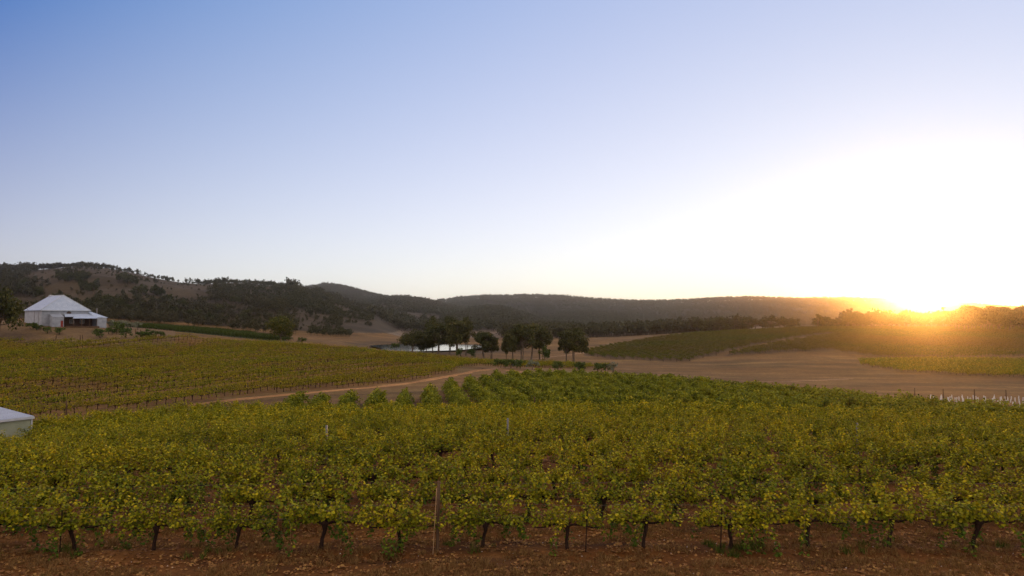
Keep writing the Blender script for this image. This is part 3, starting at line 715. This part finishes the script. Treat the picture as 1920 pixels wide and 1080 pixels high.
# by the pond
PG = 'gum trees around the pond'
for u, d, ms, s, sx, lb in [
  (772, 318, DOMEG[1], 1.05, 1.0, 'dark low-branched gum tree at the pond edge, left of the pond group'),
  (800, 322, DOMEG[0], .80, 1.0, 'dark rounded gum tree close behind the low-branched pond tree'),
  (741, 333, BUSH[0], 1.5, .8, 'small dark bush standing in front of the bright pond'),
  (822, 312, GUM[1], 1.05, 1.05, 'slender gum tree with open crown before the pond'),
  (812, 326, TALL[0], .98, .9, 'tall faint gum rising behind the dark pond trees'),
  (843, 316, TALL[1], 1.02, .9, 'tall gum with two thin trunks at the middle of the pond group'),
  (856, 308, GUM[2], 1.2, 1.0, 'leaning gum tree beside the thin double-trunked one'),
  (874, 312, TALL[0], 1.0, .8, 'tall narrow gum at the right end of the pond'),
  (868, 300, BUSH[1], 1.5, 1, 'low leafy gum sapling under the tall narrow gum'),
  (884, 300, BUSH[2], 1.4, 1, 'second low leafy sapling by the right end of the pond'),
  (908, 290, GUM[0], .84, 1.25, 'short gum tree with several thin trunks right of the pond'),
  (921, 296, GUM[3], .72, .95, 'broad low gum overlapping the short many-trunked one'),
  (949, 287, GUM[2], .78, .6, 'narrow gum at the left edge of the middle tree clump'),
  (961, 284, GUM[1], .92, .8, 'gum with a reddish trunk in the middle clump'),
  (978, 283, GUM[3], 1.10, .95, 'large leafy gum in front of the middle clump'),
  (996, 300, GUM[0], 1.14, .9, 'rounded tall gum behind the large leafy one'),
  (1012, 302, GUM[1], 1.08, .8, 'rounded gum at the right edge of the middle clump'),
  (1013, 295, BUSH[1], 2.2, 1, 'small tree with low crown beneath the middle clump'),
  (1062, 290, GUM[2], .98, .9, 'left one of the two gum trees standing together on bare ground'),
  (1076, 287, GUM[3], 1.04, .95, 'right one of the two gum trees standing together, with thick trunk'),
  (528, 288, DOME[0], 1.05, 1.0, 'lone round tree at the top edge of the far vine block'),
  (566, 296, BUSH[0], 1.15, 1, 'small round bush right of the lone tree'),
  (0, 212, DOMEG[1], 1.62, .72, 'large dark tree cut by the left edge beside the barn'),
  (1147, 204, GREYB[0], 1.35, .9, 'pale grey shrub with bare twigs by the paddock track'),
  (1003, 206, GREYB[0], 1.15, 1.3, 'pale grey wide shrub in the shrub row behind the vines'),
  (968, 212, GREYB[0], 1.0, 1.3, 'pale grey shrub tucked behind the dark shrub row')]:
    tree('shrub' if ms in BUSH+GREYB else 'gum_tree', ms, u, d, s, lb, 'shrub' if ms in BUSH+GREYB else 'tree', PG if 735 < u < 1100 and d > 280 else None, sx)
for i, u in enumerate((935, 943, 955, 974, 1036, 1043, 1088, 1095, 1119, 1132)):
    tree('shrub', BUSH[i % 3], u, 205+(i % 3)*2, (1.15, .95, 1.05)[i % 3], '%s dark green shrub from the left in the row behind the vines' % ordn(i+1), 'shrub', 'dark shrubs in a row behind the vines', 1.0)
for i, (u, d, s) in enumerate([(188, 218, 1.30), (218, 226, 1.15), (240, 222, 1.25), (268, 220, 1.15), (286, 222, 1.3), (298, 224, 1.0), (62, 226, .9), (75, 224, .85), (92, 222, .8), (112, 221, .95), (216, 232, 1.3)]):
    p = ('spreading', 'round')[i % 2]
    tree('shrub', BUSH[i % 3], u, d, s, '%s green garden shrub near the barn, %s from the left' % (p, ordn([188,218,240,268,286,298,62,75,92,112,216].index(u)*0+sorted([188,218,240,268,286,298,62,75,92,112,216]).index(u)+1)), 'shrub', 'garden shrubs around the barn', 1.15)
# skyline trees on the left hill
sky_u = sorted(list(np.linspace(-20, 190, 42)+rng.uniform(-3, 3, 42)) + [200, 209, 219, 226, 240, 247, 262, 282, 289, 296, 305, 313, 321, 349, 362, 371] + list(np.linspace(384, 530, 28)+rng.uniform(-2, 2, 28)) + [545, 552, 560])
for i, u in enumerate(sky_u):
    d = 893+rng.uniform(-12, 6); s = rng.uniform(.55, 1.05)*(1.0 if u < 190 else .75)
    if u in (262, 349, 362, 371): s *= .45
    tree('gum_tree', SMALL[rng.randint(3)], u, d, s, '%s small gum tree from the left along the near hill skyline' % ordn(i+1), 'tree', 'gum trees on the hill skyline', 1.0)
for i, u in enumerate([742, 750, 757, 764, 768, 775, 780, 787, 795, 803]):
    tree('gum_tree', SMALL[i % 3], u, 1990, rng.uniform(1.0, 1.6), '%s gum tree from the left on the rounded spur above the pond' % ordn(i+1), 'tree', 'gum trees on the spur above the pond')
# dark clumps on the open hillside
cl = [(112,515,4),(125,517,5),(138,516,5),(150,520,4),(155,516,3),(225,520,3),(237,523,4),(248,526,4),(150,533,3),(165,537,4),(175,532,3),(170,545,2),(265,545,3),(292,543,5),(300,548,5),(312,560,3),(345,567,3),(330,585,4),(360,590,4),(385,600,4),(50,530,4),(35,540,4),(70,545,3),(105,555,3),(230,570,3),(250,580,3),(205,565,3),(415,580,3),(440,560,3),(460,590,4)]
k_ = 0
hitd = np.arange(490, 900, 2.0)
def hit(u, py):
    x, y = (u-960)/F*hitd, hitd; z = ground_z(x, y); p = HY-(z-CAMH)/hitd*F
    j = np.nonzero(p <= py)[0]; return float(hitd[j[0]]) if len(j) else None
for u, py, n_c in cl:
    for j in range(n_c):
        uu = u+rng.normal(0, 5); d = hit(uu, py+8+rng.normal(0, 2))
        if d is None: continue
        k_ += 1
        tree('gum_tree', SMALL[rng.randint(3)], uu, d, rng.uniform(.55, 1.0), '', None, 'gum trees dotted over the hillside')['_'] = uu
hs = [o for o in C.objects if '_' in o.keys()]
hs.sort(key=lambda o: o['_'])
for i, o in enumerate(hs):
    tag(o, 'dark gum tree on the open brown hillside, %s from the left' % ordn(i+1), 'tree'); del o['_']
# crest of the far hillside vineyard and the right-hand belt
cr = sorted([1300, 1308, 1318, 1331, 1341, 1350, 1357, 1366, 1374, 1386, 1396, 1404, 1416, 1434, 1445, 1462, 1470, 1478, 1488, 1532, 1541, 1549, 1556, 1566, 1573, 1581])
for i, u in enumerate(cr):
    tree('gum_tree', SMALL[i % 3], u, 600+rng.uniform(-15, 25), rng.uniform(.8, 1.3), '%s small tree from the left on the crest behind the hillside vineyard' % ordn(i+1), 'tree', 'trees on the vineyard crest', 1.2)
bu = np.concatenate([np.linspace(1590, 1700, 17), np.linspace(1706, 1960, 34)]) + rng.uniform(-2, 2, 51)
for i, u in enumerate(sorted(bu)):
    big = u > 1790
    d = (500 if big else 560)+rng.uniform(-30, 30); s = (rng.uniform(.95, 1.22) if big else rng.uniform(.75, 1.05))
    if 1815 < u < 1880 or u > 1890: s *= 1.12
    tree('gum_tree', GUM[rng.randint(4)], u, d, s, '%s tree from the left in the dark tree belt under the sun' % ordn(i+1), 'tree', 'trees of the right-hand belt', 1.25)

# woodland that reads as one mass
def low_tree(seed, H=12, Wd=9, n=110, sz=1.5):
    rs = np.random.RandomState(seed); mb = MB(); mb.tube([(0,0,-1),(0,0,H*.5)], .25, 4, 0, False)
    c0 = rs.normal(0, 1, (6, 3))*np.array([Wd*.2, Wd*.2, H*.12])+np.array([0, 0, H*.66])
    P = c0[rs.randint(0, 6, n)]+rs.normal(0, 1, (n, 3))*np.array([Wd*.13, Wd*.13, H*.10])
    leaves(mb, P, rs.normal(0, 1, (n, 3)), rs.normal(0, .6, (n, 3))+np.array([0,0,.5]), sz*rs.uniform(.5, 1.2, n), rs, QUAD, QF, 1)
    return mb.mesh('tree', [M_gbark, M_forest])
fs = [low_tree(700+i, Wd=(9, 11, 7)[i]) for i in range(3)]
FP = []; FS = []
def wood(u0, u1, d0, d1, n, s0, s1, thr=None, sc_=90):
    u = rng.uniform(u0, u1, n); d = rng.uniform(d0, d1, n); x = (u-960)/F*d
    if thr is not None:
        k = fbm(x/sc_+5, d/sc_+2, 3) > thr; x = x[k]; d = d[k]
    z = ground_z(x, d); FP.append(np.stack([x, d, z], 1)); FS.append(rng.uniform(s0, s1, len(x)))
wood(600, 2150, 2000, 3060, 15000, .8, 1.5)
wood(450, 900, 1800, 2320, 4200, .8, 1.3)
wood(540, 1050, 820, 2010, 5200, .6, 1.25, -.02, 110)
wood(830, 1080, 1050, 1520, 2600, .8, 1.3)
wood(960, 1280, 1550, 2010, 2200, .9, 1.3)
wood(940, 1400, 600, 860, 1300, .7, 1.15)
wood(-100, 560, 500, 620, 600, .4, .75, .12, 60)
wood(-100, 640, 560, 905, 5200, .2, .6, .22, 40)
wood(-100, 640, 540, 905, 500, .2, .45)
wood(380, 640, 600, 880, 2300, .25, .65, .08, 38)
wood(-60, 60, 600, 900, 500, .5, .9, .0, 60)
wood(60, 320, 520, 600, 260, .4, .6)
wood(-60, 120, 872, 905, 230, .3, .65)
wood(90, 260, 860, 905, 90, .25, .6)
wood(380, 540, 880, 902, 60, .2, .45)
wood(560, 700, 640, 905, 700, .25, .5, -.1, 45)
wood(60, 620, 560, 905, 1300, .1, .3)
wood(580, 660, 500, 560, 60, .3, .5)
wood(1580, 2050, 610, 760, 260, 1.0, 1.5)
FP = np.concatenate(FP); FS = np.concatenate(FS); n_ = len(FP)
# keep woodland off the bright paddock and pond
uu = 960+F*FP[:, 0]/FP[:, 1]
keep = ~((((uu-800)/200)**2+((FP[:, 1]-388)/90)**2) < 1)
opn = (uu > 70) & (uu < 400) & (FP[:, 1] > 560) & (FP[:, 1] < 870) & (FP[:, 2] > 22) & (rng.rand(n_) > .22)
keep &= ~opn
FP = FP[keep]; FS = FS[keep]; n_ = len(FP)
print('forest', n_)
scatter('woodland', FP, rng.uniform(0, 6.28, n_), FS, rng.randint(0, 3, n_), fs, 'dark bush and forest covering the far hills and ridge', 'woodland')

# ------------------------------------------------------------------ ground litter near the camera
def tuft(seed, m_, n=26, h=.16):
    rs = np.random.RandomState(seed); mb = MB(); P = rs.normal(0, .06, (n, 3)); P[:, 2] = 0
    T = rs.normal(0, .45, (n, 3)); T[:, 2] = 1
    leaves(mb, P, T, rs.normal(0, 1, (n, 3)), h*rs.uniform(.5, 1.3, n), rs, np.array([(-.05,0,0),(.05,0,0),(.0,1,.15)]), TF); return mb.mesh('tuft', m_)
def pebble(seed):
    rs = np.random.RandomState(seed); mb = MB(); me_pts = []
    a = np.linspace(0, 2*np.pi, 6, endpoint=False)
    lo = np.stack([np.cos(a)*rs.uniform(.8, 1.2, 6), np.sin(a)*rs.uniform(.8, 1.2, 6), np.full(6, -.2)], 1); hi = lo*.6; hi[:, 2] = rs.uniform(.4, .7, 6)
    V = np.concatenate([lo, hi])*.5; mb.add(V, np.array([(i, (i+1) % 6, 6+(i+1) % 6, 6+i) for i in range(6)])); mb.add(hi*.5, [tuple(range(6))]); return mb.mesh('pebble', M_stone, True)
def nearpts(n, dmin=17, dmax=46):
    d = dmin*(dmax/dmin)**rng.rand(n); u = rng.uniform(-80, 2000, n); x = (u-960)/F*d; return np.stack([x, d, ground_z(x, d)], 1)
p = nearpts(22000); k = fbm(p[:, 0]/1.5, p[:, 1]/.6, 3) > -.05; p = p[k]; n_ = len(p)
scatter('dry_grass', p, rng.uniform(0, 6, n_), rng.uniform(.3, 1.1, n_), rng.randint(0, 3, n_), [tuft(800+i, M_straw) for i in range(3)], 'short dry straw-coloured grass on the red soil between vine rows', 'dry grass')
p = nearpts(2600); k = (np.abs((p[:, 1]-20.4+1.5) % 3-1.5) < .6) & (fbm(p[:, 0]/.9, p[:, 1]/.9, 2) > .0); p = p[k]; n_ = len(p)
scatter('weeds', p, rng.uniform(0, 6, n_), rng.uniform(.6, 1.5, n_), rng.randint(0, 2, n_), [tuft(820+i, M_weed, 40, .18) for i in range(2)], 'low green weeds under the vine rows', 'weeds')
p = nearpts(1700, 17, 30); n_ = len(p)
scatter('pebbles', p, rng.uniform(0, 6, n_), .010+.045*rng.rand(n_)**3.5, rng.randint(0, 3, n_), [pebble(i) for i in range(3)], 'pale stones and clods strewn on the bare soil', 'pebbles')
def fl():
    mb = MB(); rs = np.random.RandomState(5); n = 12
    P = rs.uniform(-.3, .3, (n, 3)); P[:, 2] = rs.uniform(.01, .03, n); T = rs.normal(0, 1, (n, 3)); T[:, 2] *= .2
    leaves(mb, P, T, np.array([[0,0,1.]])+rs.normal(0, .3, (n, 3)), rs.uniform(.05, .10, n), rs); return mb.mesh('leaf', M_dead)
p = nearpts(3500); n_ = len(p)
scatter('fallen_leaves', p, rng.uniform(0, 6, n_), np.ones(n_), np.zeros(n_), [fl()], 'brown fallen vine leaves littering the ground', 'fallen leaves')

# ------------------------------------------------------------------ young vine guards and posts at right
gm = []
for i in range(3):
    mb = MB(); mb.tube([(0,0,-.1),(0,0,.3),(.03*i,.0,.62),(.06*(i-1),0,.92)], [.062,.058,.056,.05], 6); gm.append(mb.mesh('vine_guard', M_guard, True))
gl = []
for rw, (dd0, u0, u1, n_r) in enumerate(((88, 1919, 1775, 12), (95, 1926, 1758, 13), (102, 1905, 1745, 11), (109, 1880, 1740, 8))):
    for t in np.linspace(0, 1, n_r):
        gl.append((u0+(u1-u0)*t, dd0+t*14+rng.uniform(-.3, .3), rw))
for rw in range(4):
    for i, (u, d, _) in enumerate(sorted([g_ for g_ in gl if g_[2] == rw])):
        p = on(u, d); o = link('vine_guard', gm[rng.randint(3)]); o.location = p; o.rotation_euler = (rng.uniform(-.08, .08), rng.uniform(-.12, .12), rng.uniform(0, 6)); o.scale = (1.1, 1.1, rng.uniform(.8, 1.1))
        tag(o, 'white plastic vine guard, %s from the left in the %s guard row' % (ordn(i+1), ordn(rw+1)), 'vine guard', 'white guards on young vines')
for i, (u, d) in enumerate(((1711, 106), (1764, 100), (1822, 97), (1881, 93))):
    o = place('trellis_post', P_wood, u, d, '%s wooden post from the left along the white vine guards' % ordn(i+1), 'post', 'posts along the white guards'); o.scale = (1.5, 1.5, 1.1)
# row end posts of the hillside block
for i, u in enumerate(np.linspace(1120, 1440, 14)):
    d = np.interp(u, [1093, 1150, 1250, 1290, 1330, 1440], [335, 312, 300, 302, 322, 338])-1.5
    o = place('end_post', P_wood, u, d, '%s pale end post from the left below the hillside vineyard' % ordn(i+1), 'post', 'end posts of the hillside vineyard'); o.scale = (2.2, 2.2, .9)
# power pole on the far crest
def pole():
    r_ = empty('power_pole', on(1411, 590)); tag(r_, 'thin wooden power pole with a crossarm on the far crest', 'power pole')
    mb = MB(); mb.tube([(0,0,-.5),(0,0,7.5)], [.2,.14], 6); link('pole', mb.mesh('pole', M_wood), r_)
    mb = MB(); mb.box(-1.1, 1.1, -.06, .06, 6.8, 6.95); link('crossarm', mb.mesh('crossarm', M_wood), r_)
pole()

# ------------------------------------------------------------------ corrugated metal and buildings
def corr(name, a, b, scale, axis='X', rough=.45, metal=0.0):
    m, n, l = mat(name); t = nd(n, 'ShaderNodeTexCoord')
    w = nd(n, 'ShaderNodeTexWave', bands_direction=axis); w.inputs['Scale'].default_value = scale; l.new(t.outputs['Object'], w.inputs[0])
    no = nd(n, 'ShaderNodeTexNoise'); no.inputs['Scale'].default_value = .8; no.inputs['Detail'].default_value = 6; l.new(t.outputs['Object'], no.inputs['Vector'])
    c_ = ramp(n, l, no.outputs[0], [(.3, a), (.7, b)])
    p = nd(n, 'ShaderNodeBsdfPrincipled'); l.new(c_, p.inputs['Base Color']); p.inputs['Roughness'].default_value = rough; p.inputs['Metallic'].default_value = metal
    bp = nd(n, 'ShaderNodeBump'); bp.inputs['Strength'].default_value = .6; bp.inputs['Distance'].default_value = .03; l.new(w.outputs[0], bp.inputs['Height']); l.new(bp.outputs[0], p.inputs['Normal'])
    o = nd(n, 'ShaderNodeOutputMaterial'); l.new(p.outputs[0], o.inputs[0]); return m
M_roof = corr('iron_roof', (.36,.44,.56), (.48,.55,.65), 6, 'X')
M_wallw = corr('white_iron_wall', (.25,.28,.33), (.40,.435,.48), 6, 'X')
M_trim = simple('pale_trim', (.40,.43,.45), (.50,.52,.53), 3, .6)
M_dark = simple('dark_timber', (.05,.03,.02), (.10,.06,.04), 4, .8)
M_red = simple('red_door_paint', (.20,.03,.025), (.28,.05,.035), 4, .7)
M_glass = simple('window_glass', (.02,.025,.03), (.04,.05,.06), 1, .1, .6, 0)
v = Vector((-.553, .833)); rgt = Vector((.833, .553)); cth = -v
nf = cth*math.cos(R(16)) + rgt*math.sin(R(16))        # where the front looks
HPOS = on(124, 238)
# local frame: -y is the front, +x to the viewer's right
HR = math.atan2(nf.y, nf.x)+math.pi/2
barn = empty('barn', HPOS, HR, .95); tag(barn, 'white iron barn with steep pale blue roof and shaded front verandah', 'barn')
HW = 7.6; HL = 20; HH = 5.7; RH = 11.3
mb = MB(); mb.box(-HW, HW, 0, HL, -2.5, HH); link('wall', mb.mesh('wall', M_wallw), barn)
mb = MB(); e_ = .5
rv = [(-HW-e_, -e_, HH-.1), (HW+e_, -e_, HH-.1), (HW+e_, HL+e_, HH-.1), (-HW-e_, HL+e_, HH-.1), (0, 3.2, RH), (0, HL-.5, RH)]
mb.add(rv, [(0,1,4)]); mb.add(rv, [(1,2,5,4)]); mb.add(rv, [(2,3,5)]); mb.add(rv, [(3,0,4,5)])
mb.add(np.array(rv)[:4]+np.array([0,0,-.12]), [(0,3,2,1)])
rf = link('roof', mb.mesh('roof', M_roof), barn)
mb = MB(); mb.tube([(0,3.2,RH+.03),(0,HL-.5,RH+.03)], .14, 6); 
for a_ in ((-HW-e_,-e_),(HW+e_,-e_)): mb.tube([(a_[0],a_[1],HH-.05),(0,3.2,RH+.03)], .10, 5)
link('ridge_capping', mb.mesh('ridge_capping', M_trim, True), rf)
mb = MB(); mb.box(-.6, .6, HL-3.2, HL-2.0, RH-.2, RH+.35); link('roof_vent', mb.mesh('roof_vent', M_trim), rf)
for x0, x1 in ((-HW-e_, HW+e_),):
    mb = MB(); mb.box(x0, x1, -e_-.12, -e_, HH-.25, HH-.08); link('gutter', mb.mesh('gutter', M_trim), rf)
# round vent sign above verandah
mb = MB(); a = np.linspace(0, 2*np.pi, 20, endpoint=False)
mb.add(np.stack([1.0+.75*np.cos(a), np.full(20, -.08), 4.7+.6*np.sin(a)], 1), [tuple(range(20))]); mb.add(np.stack([1.0+.75*np.cos(a), np.full(20, 0), 4.7+.6*np.sin(a)], 1), [tuple(range(20))[::-1]])
mb.add(np.concatenate([np.stack([1.0+.75*np.cos(a), np.full(20, -.08), 4.7+.6*np.sin(a)], 1), np.stack([1.0+.75*np.cos(a), np.full(20, 0), 4.7+.6*np.sin(a)], 1)]), np.array([(i, (i+1) % 20, 20+(i+1) % 20, 20+i) for i in range(20)]))
link('gable_disc', mb.mesh('gable_disc', M_dark), barn)['label'] = 'dark round plate on the front wall'
# front skirt roof and verandah
mb = MB()
def slab(P4, t=.08):
    P4 = np.array(P4, float); mb.add(np.concatenate([P4, P4-np.array([0,0,t])]), [(0,1,2,3),(7,6,5,4),(0,4,5,1),(1,5,6,2),(2,6,7,3),(3,7,4,0)])
slab([(-1.5,-4.2,3.35),(8.2,-4.2,3.35),(8.2,-.02,4.4),(-.5,-.02,4.4)])
slab([(8.25,-4.4,3.1),(12.6,-4.4,3.0),(HW+.3,.5,5.4),(HW-.4,-.01,5.0)])
slab([(12.6,-4.4,3.0),(12.6,6,3.0),(HW+.02,6,5.5),(HW+.3,.5,5.4)])
link('verandah_roof', mb.mesh('verandah_roof', M_roof), barn)
mb = MB(); slab([(0.2,-6.6,2.75),(8.6,-6.6,2.75),(8.2,-4.25,3.42),(1.5,-4.25,3.42)]); link('porch_roof', mb.mesh('porch_roof', M_roof), barn)
for x in (.6, 3.2, 5.8, 8.2):
    mb = MB(); mb.box(x-.07, x+.07, -6.5, -6.36, -1.5, 2.72); link('verandah_post', mb.mesh('verandah_post', M_wood), barn)
mb = MB(); mb.box(8.9, 12.2, -4.2, 4, -2.5, 2.95); link('corner_room', mb.mesh('corner_room', M_wallw), barn)
mb = MB(); mb.box(-5.2, -1.6, -3.6, -.02, -2.5, 3.3); mb.add([(-5.2,-3.6,3.3),(-1.6,-3.6,3.3),(-1.6,-.02,4.3),(-5.2,-.02,4.3)], [(0,1,2,3)]); mb.add([(-1.6,-3.6,3.3),(-1.6,-.02,3.3),(-1.6,-.02,4.3)], [(0,1,2)]); mb.add([(-5.2,-3.6,3.3),(-5.2,-.02,4.3),(-5.2,-.02,3.3)], [(0,1,2)])
link('side_annex', mb.mesh('side_annex', M_wallw), barn)
mb = MB(); mb.box(-1.5, 8.8, -.10, -.02, -.4, 3.1); link('verandah_wall', mb.mesh('verandah_wall', M_dark), barn)
mb = MB(); mb.box(-2.6, -1.85, -3.66, -3.6, -.3, 1.9); link('door', mb.mesh('door', M_red), barn)
for x in (1.2, 4.6):
    f_ = MB(); f_.box(x, x+1.5, -.16, -.10, .9, 2.3); w_ = link('window', f_.mesh('window', M_trim), barn)
    f_ = MB(); f_.box(x+.1, x+1.4, -.18, -.16, 1.0, 2.2); link('pane', f_.mesh('pane', M_glass), w_)
for yy in (3, 8):
    f_ = MB(); f_.box(-HW-.06, -HW, yy, yy+.12, -.5, 5.2); link('downpipe', f_.mesh('downpipe', M_dark), barn)
mb = MB(); mb.box(-1.6, 9, -6.7, -.1, -2.5, -.15); link('verandah_floor', mb.mesh('verandah_floor', M_wood), barn)
mb = MB(); mb.tube([(11.2,3,4),(11.2,3,6.2)], .16, 8); mb.tube([(11.2,3,6.2),(11.2,3,6.5)], .26, 8); link('flue_pipe', mb.mesh('flue_pipe', M_greyp, True), barn)
# timber fence bits before the barn
for i, (u, d) in enumerate(((107, 213), (152, 212), (157, 212.5), (205, 226), (255, 230), (265, 229))):
    o = place('fence_post', P_wood, u, d, '%s old fence post from the left on the grass before the barn' % ordn(i+1), 'post', 'fence posts before the barn', .06); o.scale = (2.6, 2.6, 1)
p = on(98, 212.5); mb = MB(); mb.tube([(-1.6,0,.05),(1.4,0,1.4)], .07, 5); o = link('fence_brace', mb.mesh('fence_brace', M_paleW)); o.location = p; tag(o, 'pale diagonal timber brace leaning toward the fence post', 'fence brace')
# small hut ruins right of the barn
# pale bushes right of barn
for i, (u, d) in enumerate(((206, 246), (214, 250), (222, 247), (232, 252), (246, 250), (258, 255))):
    tree('shrub', GREYB[0], u, d, 1.2, '%s pale dry shrub from the left behind the garden right of the barn' % ordn(i+1), 'shrub', 'pale dry shrubs right of the barn', 1.2)

# near shed at the left edge
M_shw = corr('shed_wall_iron', (.25,.29,.19), (.34,.37,.25), 5.5, 'Y', .6); M_shr = corr('shed_roof_iron', (.32,.36,.42), (.40,.44,.50), 5, 'Y', .5)
shed = empty('metal_shed', (-46.1, 66, -2.64-3.2)); shed.rotation_euler = (0, 0, math.atan2(.85, .52)-math.pi/2)
tag(shed, 'pale green corrugated metal shed with low roof at the left edge', 'shed')
mb = MB(); mb.box(-9, 0, -12, 0, -.8, 3.1); link('wall', mb.mesh('wall', M_shw), shed)
mb = MB(); mb.add([(-9.2,-12.2,3.62),(.12,-12.2,3.12),(.12,.15,3.22),(-9.2,.15,3.72),(-9.2,-12.2,3.5),(.12,-12.2,3.0),(.12,.15,3.1),(-9.2,.15,3.6)], [(0,1,2,3),(7,6,5,4),(0,4,5,1),(1,5,6,2),(2,6,7,3),(3,7,4,0)]); rf = link('roof', mb.mesh('roof', M_shr), shed)
mb = MB(); mb.box(.125, .22, -12.2, .15, 2.98, 3.17); link('gutter', mb.mesh('gutter', M_trim), rf)
mb = MB(); mb.box(-.02, .06, -.06, .06, -.8, 3.0); link('corner_flashing', mb.mesh('corner_flashing', M_trim), shed)

# ------------------------------------------------------------------ haze
m, n, l = mat('haze'); pv = nd(n, 'ShaderNodeVolumePrincipled'); pv.inputs['Density'].default_value = .00012
pv.inputs['Color'].default_value = (.95,.87,.82,1); pv.inputs['Anisotropy'].default_value = .95
o = nd(n, 'ShaderNodeOutputMaterial'); l.new(pv.outputs[0], o.inputs['Volume'])
mb = MB(); mb.box(-5350, 5350, -5350, 5350, -40, 150)
hz = link('haze', mb.mesh('haze', m)); tag(hz, 'thin warm morning haze filling the valley', kind='stuff')
